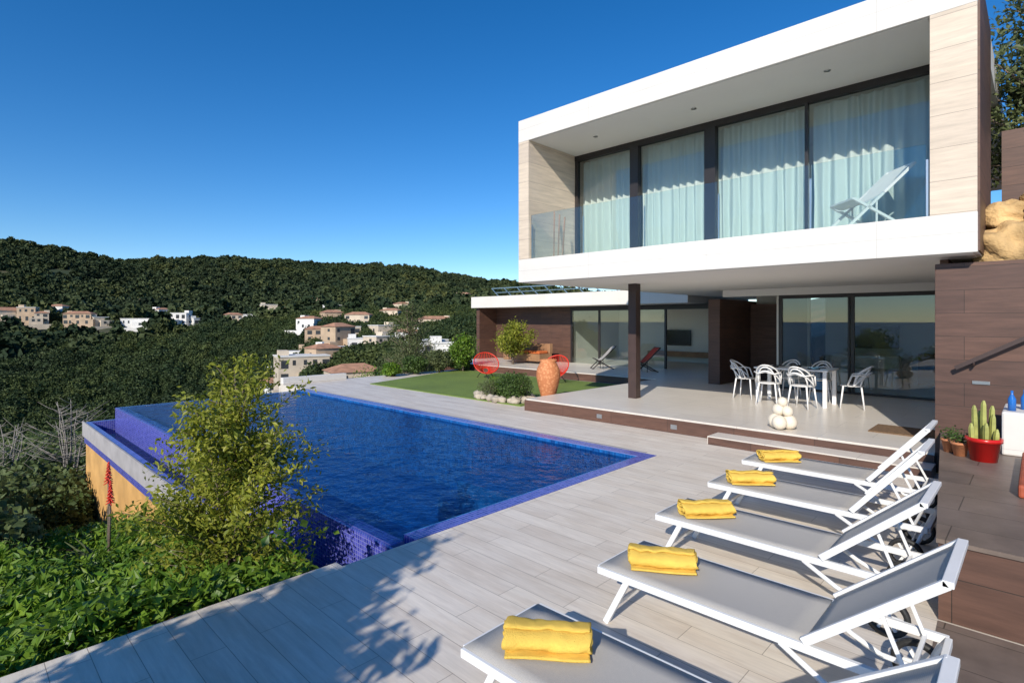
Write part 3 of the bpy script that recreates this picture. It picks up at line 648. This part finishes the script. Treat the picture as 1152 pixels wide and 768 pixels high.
# ------------------------------------------------------------ instancing
def crown(name,n,lsz,mat,parent,seed=0,flat=.8):
    u=rng.normal(size=(n,3)); u/=np.linalg.norm(u,axis=1)[:,None]; u[:,2]=np.abs(u[:,2])*1.0-.25*rng.random(n)
    th=np.arctan2(u[:,1],u[:,0]); lump=.68+.5*vn(th*1.9+seed*7,u[:,2]*3+seed,seed)
    P=u*(lump*(.75+.3*rng.random(n)))[:,None]*np.array([.5,.5,.5*flat*1.3])+np.array([0,0,.25])
    V,F=leafdata(P,lsz,.8,(0,0,.2))
    mb=MB(); mb.blob((0,0,.25),.36,.5,14,9,2,(1,1,flat),seed=seed); k=len(V)
    F4=np.array([list(f) for f in mb.f])+k
    V=np.vstack([V,np.array(mb.v)]); F=np.vstack([F,F4])
    return npmesh(name,V,F,mat,parent)
def scatter(name,XYZ,S,src,parent):
    n=len(XYZ); a=rng.uniform(0,6.28,n); h=(S/2)[:,None]
    c=np.stack([np.cos(a),np.sin(a),0*a],1)*h*1.4142; d=np.stack([-np.sin(a),np.cos(a),0*a],1)*h*1.4142
    V=np.stack([XYZ+c,XYZ+d,XYZ-c,XYZ-d],1).reshape(-1,3); F=np.arange(4*n).reshape(-1,4)
    o=npmesh(name,V,F,None,parent); o.instance_type='FACES'; o.use_instance_faces_scale=True; o.instance_faces_scale=1
    o.show_instancer_for_render=False; o.show_instancer_for_viewport=False; src.parent=o; return o
VIL=[(150,-.385,13,9,7,0,'cream',2),(158,-.345,8,7,5,1,'tan',1),(200,-.318,9,8,9,1,'tan',3),(190,-.275,9,7,5,0,'white',1),(186,-.245,7,7,5.5,0,'cream',2),(128,-.150,9,7,4,0,'white',1),(124,-.125,5,5,2.8,0,'white',1),(250,-.14,15,8,4,1,'cream',1),(112,-.29,10,8,2.6,1,'cream',1),
 (300,-.93,17,10,6,1,'cream',2),(303,-.885,8,7,7.5,0,'tan',2),(296,-.955,9,7,4.5,0,'white',1),(300,-.86,6,6,5,1,'cream',2),(305,-.79,13,8,6,1,'tan',2),(308,-.755,7,7,4,0,'cream',1),(310,-.68,17,7,4,0,'white',1),(316,-.605,10,8,7,0,'white',2),(318,-.575,7,7,4,0,'white',1),(330,-.51,10,7,5.5,1,'cream',2),(335,-.475,10,7,4.5,0,'white',1),(350,-.41,12,7,5,1,'cream',1),(345,-.375,7,6,4,0,'cream',1),(352,-.325,12,8,5.5,0,'white',2),
 (470,-.67,12,6,3,1,'cream',1),(235,-.235,10,8,5,0,'cream',1),(225,-.355,10,7,5,1,'tan',2),(272,-.28,12,8,5,1,'cream',2),(165,-.43,9,7,5,1,'white',2),(175,-.335,9,7,4,0,'white',1),(210,-.19,10,7,4,1,'white',1),(360,-.90,10,7,5,0,'white',2),(520,-.09,14,8,5,1,'cream',1),(225,-.30,9,7,5.5,0,'cream',2),(290,-.33,10,8,4.5,1,'tan',1),(260,-.37,10,7,4.5,1,'white',1),(300,-.22,11,7,4.5,1,'cream',1),(210,-.40,9,7,4,0,'white',1),
 (355,-.55,10,7,4.5,1,'cream',1),(345,-.64,9,7,4,1,'white',1),(380,-.445,10,7,5,0,'cream',1),(400,-.36,11,7,5,1,'tan',1),(335,-.83,9,7,5,1,'white',1),(420,-.25,12,7,5,0,'white',1),(350,-.20,10,7,5,1,'cream',1)]
vc={'cream':pmat('villa_cream',(.56,.47,.36),.8,.4,.12),'tan':pmat('villa_tan',(.46,.34,.23),.8,.4,.15),'white':pmat('villa_white',(.70,.68,.64),.8,.4,.07)}
vpos=[]
for (d,k,w,dp,h,rf,cl,fl) in VIL:
    x,y=site(d,k); z=float(H(x,y))+.9; ang=math.atan2(y,x)-math.pi/2+random.uniform(-.7,.7)
    vpos.append((x,y,max(w,dp))); e=empty('villa',(x,y,z),ang)
    sgn=random.choice((-1,1)); ax0,ax1=sorted((sgn*(w/2+2),-sgn*w*.12)); wl=h*random.uniform(.4,.6)
    b_=MB().box(-w/2,w/2,-dp/2,dp/2,-6,h); b_.box(ax0,ax1,-dp/2-3,-dp/2-.01,-6,wl); b_.box(-w/2-2,w/2+2,-dp/2-5.5,-dp/2-3.02,-6,-1.0)
    if random.random()<.5: b_.box(-sgn*w*.35-1.2,-sgn*w*.35+1.2,-.8,dp/2-.8,h+.1,h+1.6)
    b_.build('walls',vc[cl],e)
    wn=MB(); nw=max(2,int(w/2.6))
    for f_ in range(fl):
        for i in range(nw):
            cx=-w/2+(i+.5)*w/nw+random.uniform(-.3,.3); fh=h/fl; ww=random.choice((.4,.55,.9,.9)); zz=fh*f_+fh*(.15 if ww>.8 else .38)
            if ax0-.8<cx<ax1+.8 and zz<wl: continue
            if random.random()<.15: continue
            wn.box(cx-ww,cx+ww,-dp/2-.05,-dp/2-.003,zz,fh*f_+fh*.76)
        wn.box(w/2+.003,w/2+.05,-1,.2,h/fl*f_+h/fl*.4,h/fl*f_+h/fl*.75); wn.box(-w/2-.05,-w/2-.003,-1,.2,h/fl*f_+h/fl*.4,h/fl*f_+h/fl*.75)
    for i in range(2):
        cx=ax0+(ax1-ax0)*(.3+.4*i); wn.box(cx-.6,cx+.6,-dp/2-3.05,-dp/2-3.003,.4,wl*.75)
    wn.build('windows',M['win'],e)
    if rf:
        V=[(-w/2-.4,-dp/2-.4,h),(w/2+.4,-dp/2-.4,h),(w/2+.4,dp/2+.4,h),(-w/2-.4,dp/2+.4,h),(-w/2+dp*.35,0,h+dp*.18),(w/2-dp*.35,0,h+dp*.18)]
        MB().add(V,[(0,1,5,4),(1,2,5),(2,3,4,5),(3,0,4),(3,2,1,0)]).build('roof',M['roof'],e)
    else: MB().box(-w/2-.2,w/2+.2,-dp/2-.2,dp/2+.2,h+.002,h+.3).build('roof',vc['white'],e)
def sample(n,r0,r1,a0,a1,power=2):
    u=rng.random(n); R=(r0**power+u*(r1**power-r0**power))**(1/power); th=np.radians(rng.uniform(a0,a1,n))
    f=R*np.cos(th); s=R*np.sin(th); return -f*SA+s*CA, f*CA+s*SA, R
def clearv(X,Y):
    ok=np.ones(len(X),bool); f=-X*SA+Y*CA; s=X*CA+Y*SA
    for (vx,vy,r) in vpos:
        vf=-vx*SA+vy*CA; vs=vx*CA+vy*SA
        ok&=~((np.abs(s/f-vs/vf)*vf<r*.52+.8)&(f>vf-20)&(f<vf+r*.5+1))
    return ok
ff=empty('hill_forest')
for k in range(3):
    X,Y,R=sample(11500,330,1250,-56,16,2); o=clearv(X,Y)&(fbm(X/45,Y/45,3,21)>.22); X,Y=X[o],Y[o]; S=rng.uniform(4.5,9.5,len(X))*(.65+.9*rng.random(len(X))**2)
    src=crown('hill_crown',170,.26,M['lf_hill'],None,seed=k+1,flat=.95); scatter('hill_trees',np.stack([X,Y,H(X,Y)-.8],1),S,src,ff)
vf=empty('valley_forest')
for k in range(3):
    X,Y,R=sample(5400,52,345,-58,12,1.6); o=clearv(X,Y); X,Y,R=X[o],Y[o],R[o]; S=rng.uniform(3,8,len(X))*np.clip(R/150,.35,1)
    src=crown('valley_crown',1100,.095,M['lf_inst'],None,seed=k+5,flat=.95); scatter('valley_trees',np.stack([X,Y,H(X,Y)-.4],1),S,src,vf)
bf=empty('slope_bushes')
for k in range(3):
    X,Y,R=sample(1700,8.5,62,-62,6,1.3)
    o=~((X>-17.6)&(Y>1.9)&(Y<9.4))&~((X>-20)&(Y>7)&(Y<24))&~((X>-9.2)&(Y<2.4))&(X<-8.5)&(fbm(X/2.5,Y/2.5,2,4)>.3)
    near=np.hypot(X,Y)<21; o&=~(near&(Y>.2)&(X>-14.5)); X,Y,R=X[o],Y[o],R[o]; S=rng.uniform(.9,1.8,len(X))*(1+R/50)
    src=crown('bush_crown',1600,.066,M['lf_bush'],None,seed=k+9,flat=.8); scatter('bushes',np.stack([X,Y,H(X,Y)-.15],1),S,src,bf)
# ------------------------------------------------------------ light, camera
el,az=math.radians(29),math.radians(160)
sd=Vector((math.sin(az)*math.cos(el),math.cos(az)*math.cos(el),math.sin(el)))
sun=bpy.data.lights.new('sun','SUN'); sun.energy=5.0; sun.angle=math.radians(.53); sun.color=(1,.93,.82)
so=bpy.data.objects.new('sun',sun); so.rotation_euler=sd.to_track_quat('Z','Y').to_euler(); so.location=(20,-40,40); link(so)
w=bpy.data.worlds.new('World'); sc.world=w; w.use_nodes=True; nt=w.node_tree
sk=nt.nodes.new('ShaderNodeTexSky'); sk.sky_type='NISHITA'; sk.sun_disc=False; sk.sun_elevation=el; sk.sun_rotation=az
sk.altitude=400; sk.air_density=.9; sk.dust_density=.0; sk.ozone_density=3.5
hsv=nt.nodes.new('ShaderNodeHueSaturation'); hsv.inputs['Saturation'].default_value=1.32; hsv.inputs['Hue'].default_value=.504
L(nt,sk.outputs[0],hsv.inputs['Color']); L(nt,hsv.outputs[0],nt.nodes['Background'].inputs[0]); nt.nodes['Background'].inputs[1].default_value=.148
cam=bpy.data.cameras.new('camera'); cam.lens=36*615/1152; cam.sensor_width=36; cam.shift_y=-23/1152; cam.clip_end=60000; cam.clip_start=.05
co=bpy.data.objects.new('camera',cam); co.location=(0,0,2); co.rotation_euler=(math.pi/2,0,A); link(co); sc.camera=co
sc.view_settings.view_transform='Standard'; sc.view_settings.look='None'; sc.view_settings.exposure=0
